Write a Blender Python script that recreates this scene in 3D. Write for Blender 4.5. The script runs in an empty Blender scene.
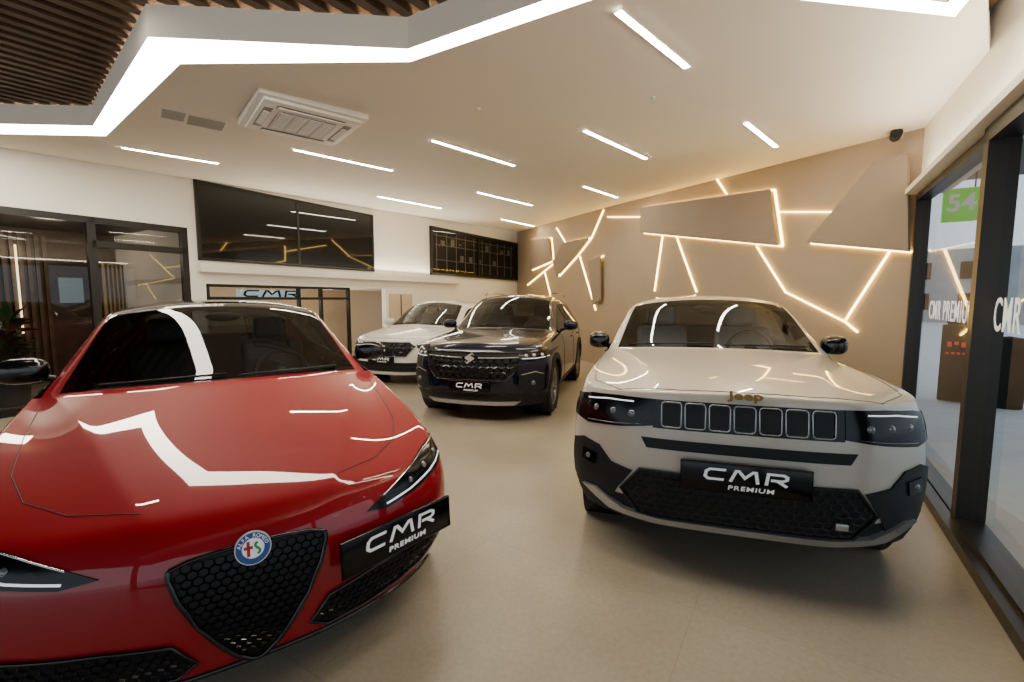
import bpy, bmesh, math, random
from mathutils import Vector, Matrix
from mathutils.bvhtree import BVHTree
from mathutils.geometry import tessellate_polygon
random.seed(4)
COL=bpy.context.scene.collection
R=math.radians
# ------------------------------------------------------------ materials
def mat(name,col,rough=.5,metal=0,coat=0,emi=None,es=0,spec=.5,coatr=.02,cior=1.5):
    m=bpy.data.materials.new(name); m.use_nodes=True
    b=m.node_tree.nodes['Principled BSDF']
    b.inputs['Base Color'].default_value=(*col,1); b.inputs['Roughness'].default_value=rough
    b.inputs['Metallic'].default_value=metal; b.inputs['Coat Weight'].default_value=coat
    b.inputs['Coat Roughness'].default_value=coatr;b.inputs['Coat IOR'].default_value=cior
    b.inputs['Specular IOR Level'].default_value=spec
    if emi: b.inputs['Emission Color'].default_value=(*emi,1); b.inputs['Emission Strength'].default_value=es
    return m
def noisy(m,c1,c2,scale=3,detail=6,bump=0,r1=None,r2=None):
    nt=m.node_tree;b=nt.nodes['Principled BSDF']
    tc=nt.nodes.new('ShaderNodeTexCoord');n=nt.nodes.new('ShaderNodeTexNoise')
    n.inputs['Scale'].default_value=scale;n.inputs['Detail'].default_value=detail
    nt.links.new(tc.outputs['Object'],n.inputs['Vector'])
    cr=nt.nodes.new('ShaderNodeValToRGB');cr.color_ramp.elements[0].color=(*c1,1);cr.color_ramp.elements[1].color=(*c2,1)
    cr.color_ramp.elements[0].position=.3;cr.color_ramp.elements[1].position=.7
    nt.links.new(n.outputs['Fac'],cr.inputs['Fac']);nt.links.new(cr.outputs['Color'],b.inputs['Base Color'])
    if r1 is not None:
        mr=nt.nodes.new('ShaderNodeMapRange');mr.inputs['To Min'].default_value=r1;mr.inputs['To Max'].default_value=r2
        nt.links.new(n.outputs['Fac'],mr.inputs['Value']);nt.links.new(mr.outputs['Result'],b.inputs['Roughness'])
    return m,cr
def glass(name,tint,f0=.04):
    m=bpy.data.materials.new(name);m.use_nodes=True;nt=m.node_tree;nt.nodes.clear()
    o=nt.nodes.new('ShaderNodeOutputMaterial');mx=nt.nodes.new('ShaderNodeMixShader')
    f=nt.nodes.new('ShaderNodeLayerWeight');f.inputs['Blend'].default_value=.5
    p=nt.nodes.new('ShaderNodeMath');p.operation='POWER';p.inputs[1].default_value=5
    q=nt.nodes.new('ShaderNodeMath');q.operation='MULTIPLY_ADD';q.inputs[1].default_value=1-f0;q.inputs[2].default_value=f0
    t=nt.nodes.new('ShaderNodeBsdfTransparent');t.inputs['Color'].default_value=(*tint,1)
    g=nt.nodes.new('ShaderNodeBsdfGlossy');g.inputs['Roughness'].default_value=.01
    nt.links.new(f.outputs['Facing'],p.inputs[0]);nt.links.new(p.outputs[0],q.inputs[0]);nt.links.new(q.outputs[0],mx.inputs[0])
    nt.links.new(t.outputs[0],mx.inputs[1]);nt.links.new(g.outputs[0],mx.inputs[2]);nt.links.new(mx.outputs[0],o.inputs[0])
    return m
M={}
M['red']=mat('red_paint',(.27,.0004,.007),.5,0,1,spec=.12,cior=1.48,coatr=.008)
M['sand']=mat('sand_paint',(.56,.50,.415),.35,.1,1,cior=1.45)
M['navy']=mat('navy_paint',(.0015,.003,.016),.25,.3,1,spec=.3,cior=1.42)
M['white']=mat('white_paint',(.78,.78,.76),.35,0,1)
M['gblack']=mat('gloss_black',(.004,.004,.005),.12,0,.3,cior=1.4)
M['lens']=mat('lamp_cover',(.002,.002,.003),.15,0,0,spec=.28)
M['sblack']=mat('satin_black',(.008,.008,.009),.45,spec=.3)
M['clad']=mat('black_plastic',(.012,.013,.015),.6,spec=.3)
M['rubber']=mat('rubber',(.012,.012,.012),.75)
M['chrome']=mat('chrome',(.75,.75,.76),.12,1)
M['satin']=mat('satin_silver',(.62,.63,.64),.35,.3)
M['silver']=mat('silver_trim',(.42,.42,.42),.3,.7)
M['dkchrome']=mat('dark_chrome',(.12,.12,.13),.2,1)
M['alloy']=mat('alloy',(.30,.30,.31),.3,.9)
M['wtext']=mat('white_letter',(.85,.85,.85),.4,emi=(1,1,1),es=.15)
M['gtext']=mat('glass_letter',(.85,.85,.85),.5,emi=(1,1,1),es=.3)
M['gold']=mat('bronze_letter',(.26,.165,.06),.35,.5)
M['seat']=mat('seat_leather',(.02,.02,.022),.5)
M['plastic']=mat('plastic_wrap',(.42,.45,.47),.2,0,.6)
M['lamp']=mat('lamp_lens',(.16,.17,.19),.05,.3,1)
M['drl']=mat('running_light',(.8,.85,.9),.2,emi=(.85,.92,1),es=.8)
M['wglass']=glass('windscreen_glass',(.52,.56,.56),.06)
M['sglass']=glass('tinted_side_glass',(.12,.13,.13),.07)
M['glass']=glass('clear_glass',(.88,.92,.93),.03)
M['iglass']=glass('partition_glass',(.52,.52,.52),.035)
M['dglass']=mat('dark_window_glass',(.006,.007,.008),.03,0,.0)
M['frame']=mat('dark_frame',(.012,.011,.010),.4,.3)
M['bronze']=mat('bronze_frame',(.034,.030,.027),.35,.5)
M['blue']=mat('emblem_blue',(.02,.07,.28),.3); M['ered']=mat('emblem_red',(.5,.01,.01),.3); M['egreen']=mat('emblem_green',(.01,.30,.08),.3)
M['linear']=mat('linear_diffuser',(1,1,1),.5,emi=(1,.90,.71),es=105)
M['cove']=mat('cove_diffuser',(1,1,1),.5,emi=(1,.91,.73),es=30)
M['led']=mat('warm_led',(1,.8,.4),.5,emi=(1,.64,.15),es=20)
M['ceil'],_=noisy(mat('ceiling_paint',(.84,.78,.69),.8),(.86,.80,.685),(.875,.815,.70),1.5)
M['fascia']=mat('fascia_painted_glow',(.84,.78,.69),.8,emi=(1,.88,.68),es=.12)  # weak emission painted in, standing in for light falling on the fascia
M['wallw'],_=noisy(mat('white_wall',(.84,.81,.76),.7),(.86,.83,.765),(.88,.85,.785),2)
M['taupe'],_=noisy(mat('taupe_wall',(.46,.375,.30),.6),(.385,.295,.20),(.405,.31,.215),2)
M['panel'],_=noisy(mat('taupe_panel',(.42,.34,.27),.55),(.28,.213,.148),(.30,.228,.16),2)
M['greenl']=mat('green_sign',(.12,.5,.05),.5,emi=(.15,.6,.06),es=.6)
M['redl']=mat('red_mark',(.6,.03,.02),.5,emi=(.9,.05,.03),es=.5)
M['warm']=mat('warm_wall',(.60,.48,.34),.7)
M['curtain']=mat('curtain',(.50,.38,.22),.9)
M['acw']=mat('ac_white',(.84,.80,.73),.5)
M['acd']=mat('ac_dark',(.25,.23,.20),.6)
M['asphalt'],_=noisy(mat('paving',(.5,.52,.54),.8),(.46,.49,.52),(.54,.56,.58),4)
M['concrete'],_=noisy(mat('far_facade',(.4,.42,.44),.8),(.26,.28,.3),(.34,.36,.38),1)
M['leaf']=mat('leaf',(.03,.10,.03),.5)
M['pot']=mat('pot',(.05,.05,.05),.5)
M['matt']=mat('matt_dark',(.012,.012,.013),.9,spec=.1)
M['blueg']=mat('lit_screen',(.3,.5,.6),.3,emi=(.62,.82,.9),es=.9)
M['wood'],_=noisy(mat('wood_slat',(.10,.05,.025),.5),(.085,.05,.027),(.15,.09,.05),6)
M['dwood'],_=noisy(mat('dark_wood',(.06,.03,.02),.5),(.045,.025,.016),(.08,.045,.028),6)
# floor
fm=mat('floor_tile',(.4,.35,.3),.3);M['floor'],cr=noisy(fm,(.335,.285,.21),(.44,.38,.29),1.3,9,0,.24,.40)
nt=fm.node_tree;b=nt.nodes['Principled BSDF']
tc=nt.nodes.new('ShaderNodeTexCoord');mp=nt.nodes.new('ShaderNodeMapping');mp.inputs['Rotation'].default_value=(0,0,R(32));mp.inputs['Location'].default_value=(.35,.2,0)
br=nt.nodes.new('ShaderNodeTexBrick');br.offset=0;br.inputs['Scale'].default_value=1;br.inputs['Brick Width'].default_value=1.2;br.inputs['Row Height'].default_value=1.2
br.inputs['Mortar Size'].default_value=.0018;br.inputs['Color1'].default_value=(1,1,1,1);br.inputs['Color2'].default_value=(.96,.96,.96,1);br.inputs['Mortar'].default_value=(.80,.78,.75,1)
mx=nt.nodes.new('ShaderNodeMix');mx.data_type='RGBA';mx.blend_type='MULTIPLY';mx.inputs[0].default_value=1
n2=nt.nodes.new('ShaderNodeTexNoise');n2.inputs['Scale'].default_value=45;n2.inputs['Detail'].default_value=4
mr=nt.nodes.new('ShaderNodeMapRange');mr.inputs['To Min'].default_value=.78;mr.inputs['To Max'].default_value=1.12
mx2=nt.nodes.new('ShaderNodeMix');mx2.data_type='RGBA';mx2.blend_type='MULTIPLY';mx2.inputs[0].default_value=1
nt.links.new(tc.outputs['Object'],mp.inputs[0]);nt.links.new(mp.outputs[0],br.inputs['Vector']);nt.links.new(tc.outputs['Object'],n2.inputs['Vector'])
nt.links.new(cr.outputs[0],mx.inputs[6]);nt.links.new(br.outputs[0],mx.inputs[7])
nt.links.new(n2.outputs['Fac'],mr.inputs['Value']);nt.links.new(mx.outputs[2],mx2.inputs[6]);nt.links.new(mr.outputs[0],mx2.inputs[7])
nt.links.new(mx2.outputs[2],b.inputs['Base Color'])
# ------------------------------------------------------------ helpers
def fin(name,me,m,parent=None,ang=35):
    me.materials.clear()
    me.materials.append(m)
    for p in me.polygons: p.use_smooth=True; p.material_index=0
    me.set_sharp_from_angle(angle=R(ang))
    o=bpy.data.objects.new(name,me);COL.objects.link(o)
    if parent: o.parent=parent
    return o
def tag(o,label=None,cat=None,group=None,kind=None):
    if label:o['label']=label
    if cat:o['category']=cat
    if group:o['group']=group
    if kind:o['kind']=kind
    return o
def empty(name,loc,rz=0,label=None,cat=None,group=None,kind=None):
    o=bpy.data.objects.new(name,None);COL.objects.link(o);o.location=loc;o.rotation_euler=(0,0,rz);o.empty_display_size=.1
    return tag(o,label,cat,group,kind)
class B:
    def __init__(s): s.bm=bmesh.new()
    def box(s,c,sz,rot=None,bev=0,seg=2):
        t=bmesh.new();bmesh.ops.create_cube(t,size=1)
        for v in t.verts: v.co=Vector((v.co.x*sz[0],v.co.y*sz[1],v.co.z*sz[2]))
        if bev: bmesh.ops.bevel(t,geom=t.edges[:],offset=bev,segments=seg,affect='EDGES',profile=.5)
        mt=Matrix.Translation(c)@(rot if rot else Matrix.Identity(4))
        s.add(t,mt);return s
    def add(s,t,mt=None):
        if mt is not None: bmesh.ops.transform(t,matrix=mt,verts=t.verts[:])
        me=bpy.data.meshes.new('t');t.to_mesh(me);s.bm.from_mesh(me);bpy.data.meshes.remove(me);t.free()
    def sph(s,c,sz,seg=20,rot=None,pw=1):
        t=bmesh.new();bmesh.ops.create_uvsphere(t,u_segments=seg,v_segments=seg//2,radius=1)
        for v in t.verts:
            q=[math.copysign(abs(k)**pw,k) for k in v.co]
            v.co=Vector((q[0]*sz[0],q[1]*sz[1],q[2]*sz[2]))
        s.add(t,Matrix.Translation(c)@(rot if rot else Matrix.Identity(4)));return s
    def tube(s,pts,r,n=8,closed=False):
        pts=[Vector(p) for p in pts];N=len(pts);rings=[]
        for i,p in enumerate(pts):
            a=pts[(i-1)%N] if (i>0 or closed) else p; b_=pts[(i+1)%N] if (i<N-1 or closed) else p
            d=(b_-a).normalized() if (b_-a).length>1e-9 else Vector((0,0,1))
            up=Vector((0,0,1)) if abs(d.z)<.9 else Vector((0,1,0))
            x=d.cross(up).normalized();y=x.cross(d)
            rings.append([s.bm.verts.new(p+(x*math.cos(2*math.pi*k/n)+y*math.sin(2*math.pi*k/n))*r) for k in range(n)])
        for i in range(N if closed else N-1):
            A,Bb=rings[i],rings[(i+1)%N]
            for k in range(n): s.bm.faces.new((A[k],A[(k+1)%n],Bb[(k+1)%n],Bb[k]))
        if not closed:
            s.bm.faces.new(rings[0]);s.bm.faces.new(rings[-1])
        return s
    def lathe(s,prof,mt,n=40):
        t=bmesh.new();rings=[[t.verts.new((x,r*math.cos(2*math.pi*k/n),r*math.sin(2*math.pi*k/n))) for k in range(n)] for r,x in prof]
        for i in range(len(prof)-1):
            for k in range(n): t.faces.new((rings[i][k],rings[i][(k+1)%n],rings[i+1][(k+1)%n],rings[i+1][k]))
        s.add(t,mt);return s
    def prism(s,pts,vec):
        a=[s.bm.verts.new(p) for p in pts];c=[s.bm.verts.new(Vector(p)+Vector(vec)) for p in pts];n=len(pts)
        s.bm.faces.new(a);s.bm.faces.new(c[::-1])
        for i in range(n): s.bm.faces.new((a[i],c[i],c[(i+1)%n],a[(i+1)%n]))
        return s
    def poly(s,pts): s.bm.faces.new([s.bm.verts.new(p) for p in pts]);return s
    def done(s,name,m,parent=None,ang=35):
        bmesh.ops.recalc_face_normals(s.bm,faces=s.bm.faces[:])
        me=bpy.data.meshes.new(name);s.bm.to_mesh(me);s.bm.free()
        return fin(name,me,m,parent,ang)
def inside(x,y,poly):
    c=False;n=len(poly)
    for i in range(n):
        x1,y1=poly[i];x2,y2=poly[(i+1)%n]
        if (y1>y)!=(y2>y) and x<(x2-x1)*(y-y1)/(y2-y1)+x1:c=not c
    return c
def textmesh(body,w=None,h=None,ext=.002,bold=.0,spacing=1.0):
    c=bpy.data.curves.new('t','FONT');c.body=body;c.size=1;c.extrude=ext;c.offset=bold;c.space_character=spacing;c.resolution_u=4
    o=bpy.data.objects.new('t',c);COL.objects.link(o);bpy.context.view_layer.update()
    me=bpy.data.meshes.new_from_object(o.evaluated_get(bpy.context.evaluated_depsgraph_get()))
    bpy.data.objects.remove(o);bpy.data.curves.remove(c)
    xs=[v.co.x for v in me.vertices];ys=[v.co.y for v in me.vertices]
    W=max(xs)-min(xs);H=max(ys)-min(ys);cx=(max(xs)+min(xs))/2;cy=(max(ys)+min(ys))/2
    sx=w/W if w else h/H; sy=h/H if h else sx
    for v in me.vertices: v.co=Vector(((v.co.x-cx)*sx,(v.co.y-cy)*sy,v.co.z))
    return me
def ribbon(bm,pts,t,ext):
    n=len(pts);L_=[];R_=[]
    for i,(x,y) in enumerate(pts):
        p=Vector((x,y));d1=(p-Vector(pts[i-1])).normalized() if i>0 else None;d2=(Vector(pts[i+1])-p).normalized() if i<n-1 else None
        if d1 is None:d1=d2
        if d2 is None:d2=d1
        n1=Vector((-d1.y,d1.x));n2=Vector((-d2.y,d2.x));m=(n1+n2).normalized();k=min(t/2/max(.35,m.dot(n1)),t*1.1)
        L_.append(p+m*k);R_.append(p-m*k)
    vv=[]
    for z in (0,ext): vv.append(([bm.verts.new((q.x,q.y,z)) for q in L_],[bm.verts.new((q.x,q.y,z)) for q in R_]))
    (l0,r0),(l1,r1)=vv
    for i in range(n-1):
        bm.faces.new((l1[i],r1[i],r1[i+1],l1[i+1]));bm.faces.new((l0[i],l0[i+1],r0[i+1],r0[i]))
        bm.faces.new((l0[i],l1[i],l1[i+1],l0[i+1]));bm.faces.new((r0[i],r0[i+1],r1[i+1],r1[i]))
    bm.faces.new((l0[0],r0[0],r1[0],l1[0]));bm.faces.new((l0[-1],l1[-1],r1[-1],r0[-1]))
def logomesh(w,h,ext=.002,t=.21):
    bm=bmesh.new()
    G=[(0,[[(1.25,.9),(.32,.9),(.12,.72),(.10,.28),(.30,.1),(1.22,.1)]]),
       (1.62,[[(.0,0),(.22,.9),(.38,.9),(.78,.38),(1.18,.9),(1.34,.9),(1.56,0)]]),
       (3.55,[[(.1,.0),(.1,.9),(.95,.9),(1.16,.76),(1.16,.56),(.95,.42),(.30,.42)],[(.66,.42),(1.24,0)]])]
    for ox,ss in G:
        for s_ in ss: ribbon(bm,[(x+ox,y) for x,y in s_],t,1)
    W=4.85
    for v in bm.verts: v.co=Vector(((v.co.x-W/2+v.co.y*.12)*w/W,(v.co.y-.5)*h,v.co.z*ext))
    bmesh.ops.recalc_face_normals(bm,faces=bm.faces[:])
    me=bpy.data.meshes.new('lettering');bm.to_mesh(me);bm.free();return me
# ------------------------------------------------------------ camera
F=455.0;TH=math.atan(41/455);HC=1.47
cam=bpy.data.cameras.new('camera');cam.lens=F/1024*36;cam.sensor_width=36
co=bpy.data.objects.new('camera',cam);COL.objects.link(co);co.location=(0,0,HC);co.rotation_euler=(math.pi/2-TH,0,0)
bpy.context.scene.camera=co;cam.clip_start=.05
def ray(px,py):
    a=(px-512)/F;b_=(341-py)/F
    return Vector((a,b_*math.sin(TH)+math.cos(TH),b_*math.cos(TH)-math.sin(TH)))
def hit(px,py,P,N,off=0):
    d=ray(px,py);o=Vector((0,0,HC));t=(Vector(P)+Vector(N)*off-o).dot(N)/d.dot(N);return o+d*t
# ------------------------------------------------------------ room planes
U=Vector((.53,.848,0)).normalized()
A=Vector((4.03,4.61,0));Bc=Vector((2.04,9.99,0));C=Vector((.176,16,0))
LN=Vector((U.y,-U.x,0))
CN=Vector((.0112,-.0535,1)).normalized()
CP=Vector((0,0,2.946))
def Hc(x,y): return 2.946-.0112*x+.0535*y
def onceil(px,py): return hit(px,py,CP,CN)
def LW(px,py,off=0):
    p=hit(px,py,C,LN,off);return (C+LN*off-p).dot(U),p.z
def LP(t,z,off=0): q=C-U*t+LN*off;return Vector((q.x,q.y,z))
GN=Vector((-U.y,U.x,0))
def GP(t,z,off=0): q=A-U*t+GN*off;return Vector((q.x,q.y,z))
def GW(px,py):
    p=hit(px,py,A,GN);return (A-p).dot(U),p.z
def slab(b_,f,t0,t1,z0,z1,o0,o1):
    b_.prism([f(t0,z0,o0),f(t1,z0,o0),f(t1,z1,o0),f(t0,z1,o0)],f(t0,z0,o1)-f(t0,z0,o0));return b_
def S(o): o['kind']='structure';return o
# floor
S(B().prism([(-13,-5,-.1),(0,-5,-.1),(A.x+.1,A.y,-.1),(A.x+.4,A.y+.3,-.1),(Bc.x+.5,Bc.y,-.1),(C.x+.6,C.y+.6,-.1),(-8,16,-.1),(-14,4,-.1)],(0,0,.1)).done('floor',M['floor']))
S(B().prism([(-30,-30,-.3),(60,-30,-.3),(60,60,-.3),(-30,60,-.3)],(0,0,.15)).done('pavement',M['asphalt']))
# ceiling
E=[(-60,122),(0,124),(93,126),(148,37),(408,49),(545,0),(690,-60),(810,-14),(948,3),(985,-50)]
L=[(-60,132),(0,134),(106,136),(180,64),(410,62),(592,0),(690,-40),(800,0),(955,17),(985,-20)]
Ew=[onceil(*p) for p in E];Lw=[onceil(*p) for p in L]
def up(p,h): return Vector((p.x,p.y,Hc(p.x,p.y)+h))
GX=A+Vector((.35,-.1,0))
far=[Vector((GX.x-.6*U.x,GX.y-.6*U.y,0)),GX,A+Vector((.3,.3,0)),Bc+Vector((.3,.05,0)),C+Vector((.3,.3,0)),Vector((*(C-U*12.5-LN*.1).xy,0))]
p2=[(p.x,p.y) for p in Lw+far]
tri=tessellate_polygon([[Vector((x,y,0)) for x,y in p2]])
b_=B();lo=[b_.bm.verts.new((x,y,Hc(x,y))) for x,y in p2];hi=[b_.bm.verts.new((x,y,Hc(x,y)+.06)) for x,y in p2]
for t in tri:
    cx=sum(p2[i][0] for i in t)/3;cy=sum(p2[i][1] for i in t)/3
    if inside(cx,cy,p2):
        b_.bm.faces.new([lo[i] for i in t]);b_.bm.faces.new([hi[i] for i in reversed(t)])
S(b_.done('ceiling',M['ceil']))
b_=B()
for i in range(len(E)-1): b_.poly([up(Ew[i],.002),up(Ew[i+1],.002),up(Lw[i+1],.002),up(Lw[i],.002)])
o=b_.done('cove_light',M['cove']);tag(o,'broad zigzag strip of white light edging the lowered ceiling around the wooden slats','light')
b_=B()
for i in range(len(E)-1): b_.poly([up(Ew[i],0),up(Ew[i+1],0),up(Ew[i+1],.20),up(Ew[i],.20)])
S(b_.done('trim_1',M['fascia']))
b_=B();b_.poly([(-12,-5,Hc(-12,-5)+.40),(4,-5,Hc(4,-5)+.40),(5,5.5,Hc(5,5.5)+.40),(-12,7,Hc(-12,7)+.40)]);S(b_.done('ceiling',M['sblack']))
b_=B();V=Vector((U.y,-U.x,0))
for k in range(-64,24):
    o0=V*(k*.15);p0=o0-U*5;p1=o0+U*6
    q=[up(p0-V*.036,.20),up(p0+V*.036,.20),up(p1+V*.036,.20),up(p1-V*.036,.20)]
    b_.prism(q,(0,0,.12))
S(b_.done('trim_2',M['wood']))
# left wall
t187,_=LW(187,226);t206,_=LW(206,285);t386,_=LW(386,290);t350,_=LW(350,290)
ZO1=2.62;ZO2=1.74;WT=4.4
b_=B()
slab(b_,LP,-.1,t386,0,WT,0,-.15);slab(b_,LP,t386,t206,ZO2,WT,0,-.15);slab(b_,LP,t206,t187,0,WT,0,-.15);slab(b_,LP,t187,19,ZO1,WT,0,-.15)
S(b_.done('wall_left',M['wallw']))
b_=B();slab(b_,LP,3.3,t187-.1,1.93,2.07,.14,0);S(b_.done('trim_3',M['wallw']))
b_=B();slab(b_,LP,t386-3,t187,-.0,ZO2+.05,-2.6,-2.7);S(b_.done('wall_back',M['warm']))
b_=B();slab(b_,LP,t386-3,t187,ZO2,ZO2+.1,-.15,-2.7);S(b_.done('ceiling',M['wallw']))
b_=B();slab(b_,LP,t187,19,0,2.8,-3.0,-3.1);S(b_.done('wall_back',M['dwood']))
b_=B();slab(b_,LP,t187,19,2.7,2.8,-.15,-3.0);S(b_.done('ceiling',M['sblack']))
b_=B();slab(b_,LP,t187-.1,t187,0,2.8,-.15,-3.0);S(b_.done('wall_left',M['wallw']))
def winframe(name,f,t0,t1,z0,z1,mull,trans,m,gm,fw=.06,dep=(.03,-.06),glasso=0):
    b_=B()
    slab(b_,f,t0,t1,z0,z0+fw,*dep);slab(b_,f,t0,t1,z1-fw,z1,*dep);slab(b_,f,t0,t0+fw,z0,z1,*dep);slab(b_,f,t1-fw,t1,z0,z1,*dep)
    for tm in mull: slab(b_,f,tm-fw/2,tm+fw/2,z0,z1,*dep)
    for (ta,tb,zt) in trans: slab(b_,f,ta,tb,zt-fw/2,zt+fw/2,*dep)
    o=S(b_.done(name,m))
    ts=sorted([t0]+list(mull)+[t1])
    for i in range(len(ts)-1):
        a,c=ts[i]+fw/2,ts[i+1]-fw/2
        B().poly([f(a,z0+fw,glasso),f(c,z0+fw,glasso),f(c,z1-fw,glasso),f(a,z1-fw,glasso)]).done('pane',gm,o)
    return o
ta,_=LW(193,181);tb,_=LW(372,213);tm,_=LW(296,200)
winframe('window_1',LP,tb,ta,2.12,3.40,[tm],[],M['frame'],M['dglass'],.05,(.04,0),glasso=.03)
ta,_=LW(429,221);tm,_=LW(477,235)
wq=winframe('window_2',LP,.03,ta,2.14,3.42,[tm],[],M['frame'],M['iglass'],.06,(.07,0),glasso=.06)
slab(B(),LP,.05,ta-.05,2.2,3.36,.012,.004).done('backing',M['sblack'],wq)
gs=mat('grey_shelf',(.30,.28,.25),.6)
b_=B();k=.4
while k<ta: slab(b_,LP,k,k+.03,2.25,3.3,.02,.013);k+=.42
for z in (2.55,2.95,3.2): slab(b_,LP,.3,ta-.2,z,z+.02,.02,.013)
b_.done('shelving',gs,wq)
k=.5;random.seed(9)
while k<ta-.3:
    z=random.choice((2.57,2.97));h=random.uniform(.1,.2);slab(B(),LP,k,k+.16,z,z+h,.022,.013).done('shelf_item',gs,wq);k+=.42
tm,_=LW(90,215)
winframe('window_3',LP,t187,18,0,ZO1,[tm,tm+2.0],[(t187,tm,2.25)],M['frame'],M['iglass'],.09,(.0,-.1),glasso=-.05)
tm1,_=LW(300,300);tm2,_=LW(322,300)
winframe('window_4',LP,t350,t206,0,ZO2,[tm1,tm2],[(t350,t206,1.5)],M['frame'],M['iglass'],.05,(.0,-.08),glasso=-.04)
def onback(px,py,off): 
    t,z=LW(px,py,off);return t,z
t0,z0=onback(140,258,-2.7);t1,z1=onback(100,258,-2.7)
b_=B();n=48
for i in range(n):
    ta=t0+(t1-t0)*i/n;tb=t0+(t1-t0)*(i+1)/n
    b_.poly([LP(ta,.0,-2.7+.05*math.sin(i*1.3)),LP(tb,.0,-2.7+.05*math.sin((i+1)*1.3)),LP(tb,2.15,-2.7+.05*math.sin((i+1)*1.3)),LP(ta,2.15,-2.7+.05*math.sin(i*1.3))])
tag(b_.done('curtain',M['curtain'],ang=80),'beige pleated curtain hanging inside the dark glazed room','curtain')
t0,_=onback(186,260,-2.6);t1,_=onback(148,260,-2.6)
r=empty('shelf_unit',LP((t0+t1)/2,0,-2.75),0,'dark open shelf unit beside the beige curtain behind the glass','shelf')
r.rotation_euler=(0,0,math.atan2(-U.y,-U.x));w=abs(t1-t0)
for sx in (-w/2,w/2): B().box((sx,0,1.15),(.03,.35,2.3)).done('side_panel',M['frame'],r)
sg=mat('shelf_glow',(1,.7,.3),.5,emi=(1,.65,.3),es=4)
for k in range(6):
    q=B().box((0,0,.1+k*.42),(w,.35,.03)).done('shelf',M['frame'],r)
    B().box((0,-.16,.1+k*.42-.02),(w*.9,.01,.010)).done('shelf_light',sg,q)
t0,_=onback(48,260,-2.9);t1,_=onback(-60,260,-2.9)
b_=B();k=t0
while k<t1: slab(b_,LP,k,k+.05,0,2.6,-2.99,-2.93);k+=.1
S(b_.done('trim_4',M['wood']))
t0,z0=onback(62,303,-2.85);t1,z1=onback(84,278,-2.85)
tag(slab(B(),LP,t1,t0,z0,z1,-2.97,-2.93).done('wall_screen',mat('dim_screen',(.2,.3,.35),.3,emi=(.45,.6,.7),es=.18)),'small pale blue lit screen on the back wall of the glazed room','screen')
t0,_=onback(16,240,-2.85)
tag(slab(B(),LP,t0,t0+.02,.9,2.4,-2.92,-2.88).done('wall_light',mat('wl',(1,1,1),.5,emi=(1,.8,.5),es=5)),'thin upright warm light line on the slatted wall at far left','light')
pp=LP(*LW(8,345,-.9)[:1],0,-.9)
r=empty('potted_plant',(pp.x,pp.y,0),0,'leafy green potted plant behind the glass at far left','plant')
B().lathe([(.0,0),(.16,0),(.2,.45),(.19,.45),(.17,.42),(0,.42)],Matrix.Rotation(-math.pi/2,4,'Y'),24).done('pot',M['pot'],r)
b_=B()
for i in range(110):
    a=random.uniform(0,6.28);l=random.uniform(.25,.5);e=random.uniform(.2,1.3)
    base=Vector((0,0,.42+random.uniform(0,.75)));d=Vector((math.cos(a)*math.cos(e),math.sin(a)*math.cos(e),math.sin(e)));s_=d.cross(Vector((0,0,1))).normalized()*.045
    tip=base+d*l+Vector((0,0,-.08));mid=base+d*l*.55
    b_.poly([base,mid+s_,tip,mid-s_])
b_.done('leaves',M['leaf'],r)
t0,z0=LW(388,300,.02);t1,_=LW(412,300,.02)
r=S(slab(B(),LP,t1,t0-.05,0,1.62,.03,0).done('door_1',M['warm']))
slab(B(),LP,(t0+t1)/2-.02,(t0+t1)/2-.0,0,1.6,.04,.03).done('door_gap',M['sblack'],r)
B().box(LP((t0+t1)/2+.08,.95,.06),(.02,.02,.18)).done('handle',M['chrome'],r)
ta,_=LW(300,294,-.5);tb,_=LW(236,292,-.5)
o=slab(B(),LP,ta,tb,1.52,1.67,-.45,-.5).done('lit_sign',M['blueg']);tag(o,'pale lit fascia sign with dark letters behind the lower partition glass','sign')
o2=fin('lettering',logomesh((tb-ta)*.86,.13),M['gblack'],o)
Mx=Matrix((( U.x,0,LN.x),(U.y,0,LN.y),(0,1,0))).to_4x4();pt=LP((ta+tb)/2,1.595,-.44)
o2.matrix_local=Matrix.Translation(pt)@Mx
# patterned walls
def wallpl(P,Q):
    d=(Q-P).normalized();n=Vector((-d.y,d.x,0))
    if n.dot(Vector((0,0,0))-P)<0:n=-n
    return P,n,d
W1=wallpl(A,Bc);W2=wallpl(Bc,C)
for nm,(P,Q,W) in {'wall_right':(A,Bc,W1),'wall_far':(Bc,C,W2)}.items():
    n=W[1];S(B().prism([P,Q,Q+Vector((0,0,WT)),P+Vector((0,0,WT))],-n*.15).done(nm,M['taupe']))
def strip3(b_,p,q,n,w=.018,h0=.0,h1=.012):
    d=(q-p).normalized();s_=d.cross(n).normalized()*w/2
    b_.prism([p-s_+n*h0,p+s_+n*h0,q+s_+n*h0,q-s_+n*h0],n*(h1-h0))
def led(W,a,c,label,w=.012):
    p=hit(*a,W[0],W[1]);q=hit(*c,W[0],W[1]);b_=B();strip3(b_,p,q,W[1],w,h1=.02)
    tag(b_.done('led_strip',M['led']),label,'light','glowing strips on the taupe feature wall')
LED1=[((712,171),(727,194),'short slanting warm strip above the long raised wall panel'),
((608,217),(646,217),'level warm strip running from the wall corner to the long raised panel'),
((780,212),(838,212),'level warm strip between the two large raised wall panels'),
((677,237),(697,292),'warm strip slanting down and right below the long panel, right of a near pair'),
((663,236),(655,291),'warm strip almost upright below the left end of the long panel'),
((757,246),(786,292),'warm strip running down right from the right end of the long panel'),
((786,292),(846,322),'warm strip behind the beige car roof sloping down to the right'),
((890,252),(846,320),'long warm strip slanting down left from the right-hand wall panel'),
((846,322),(858,332),'very short warm strip end by the right door mirror of the beige car')]
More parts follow.
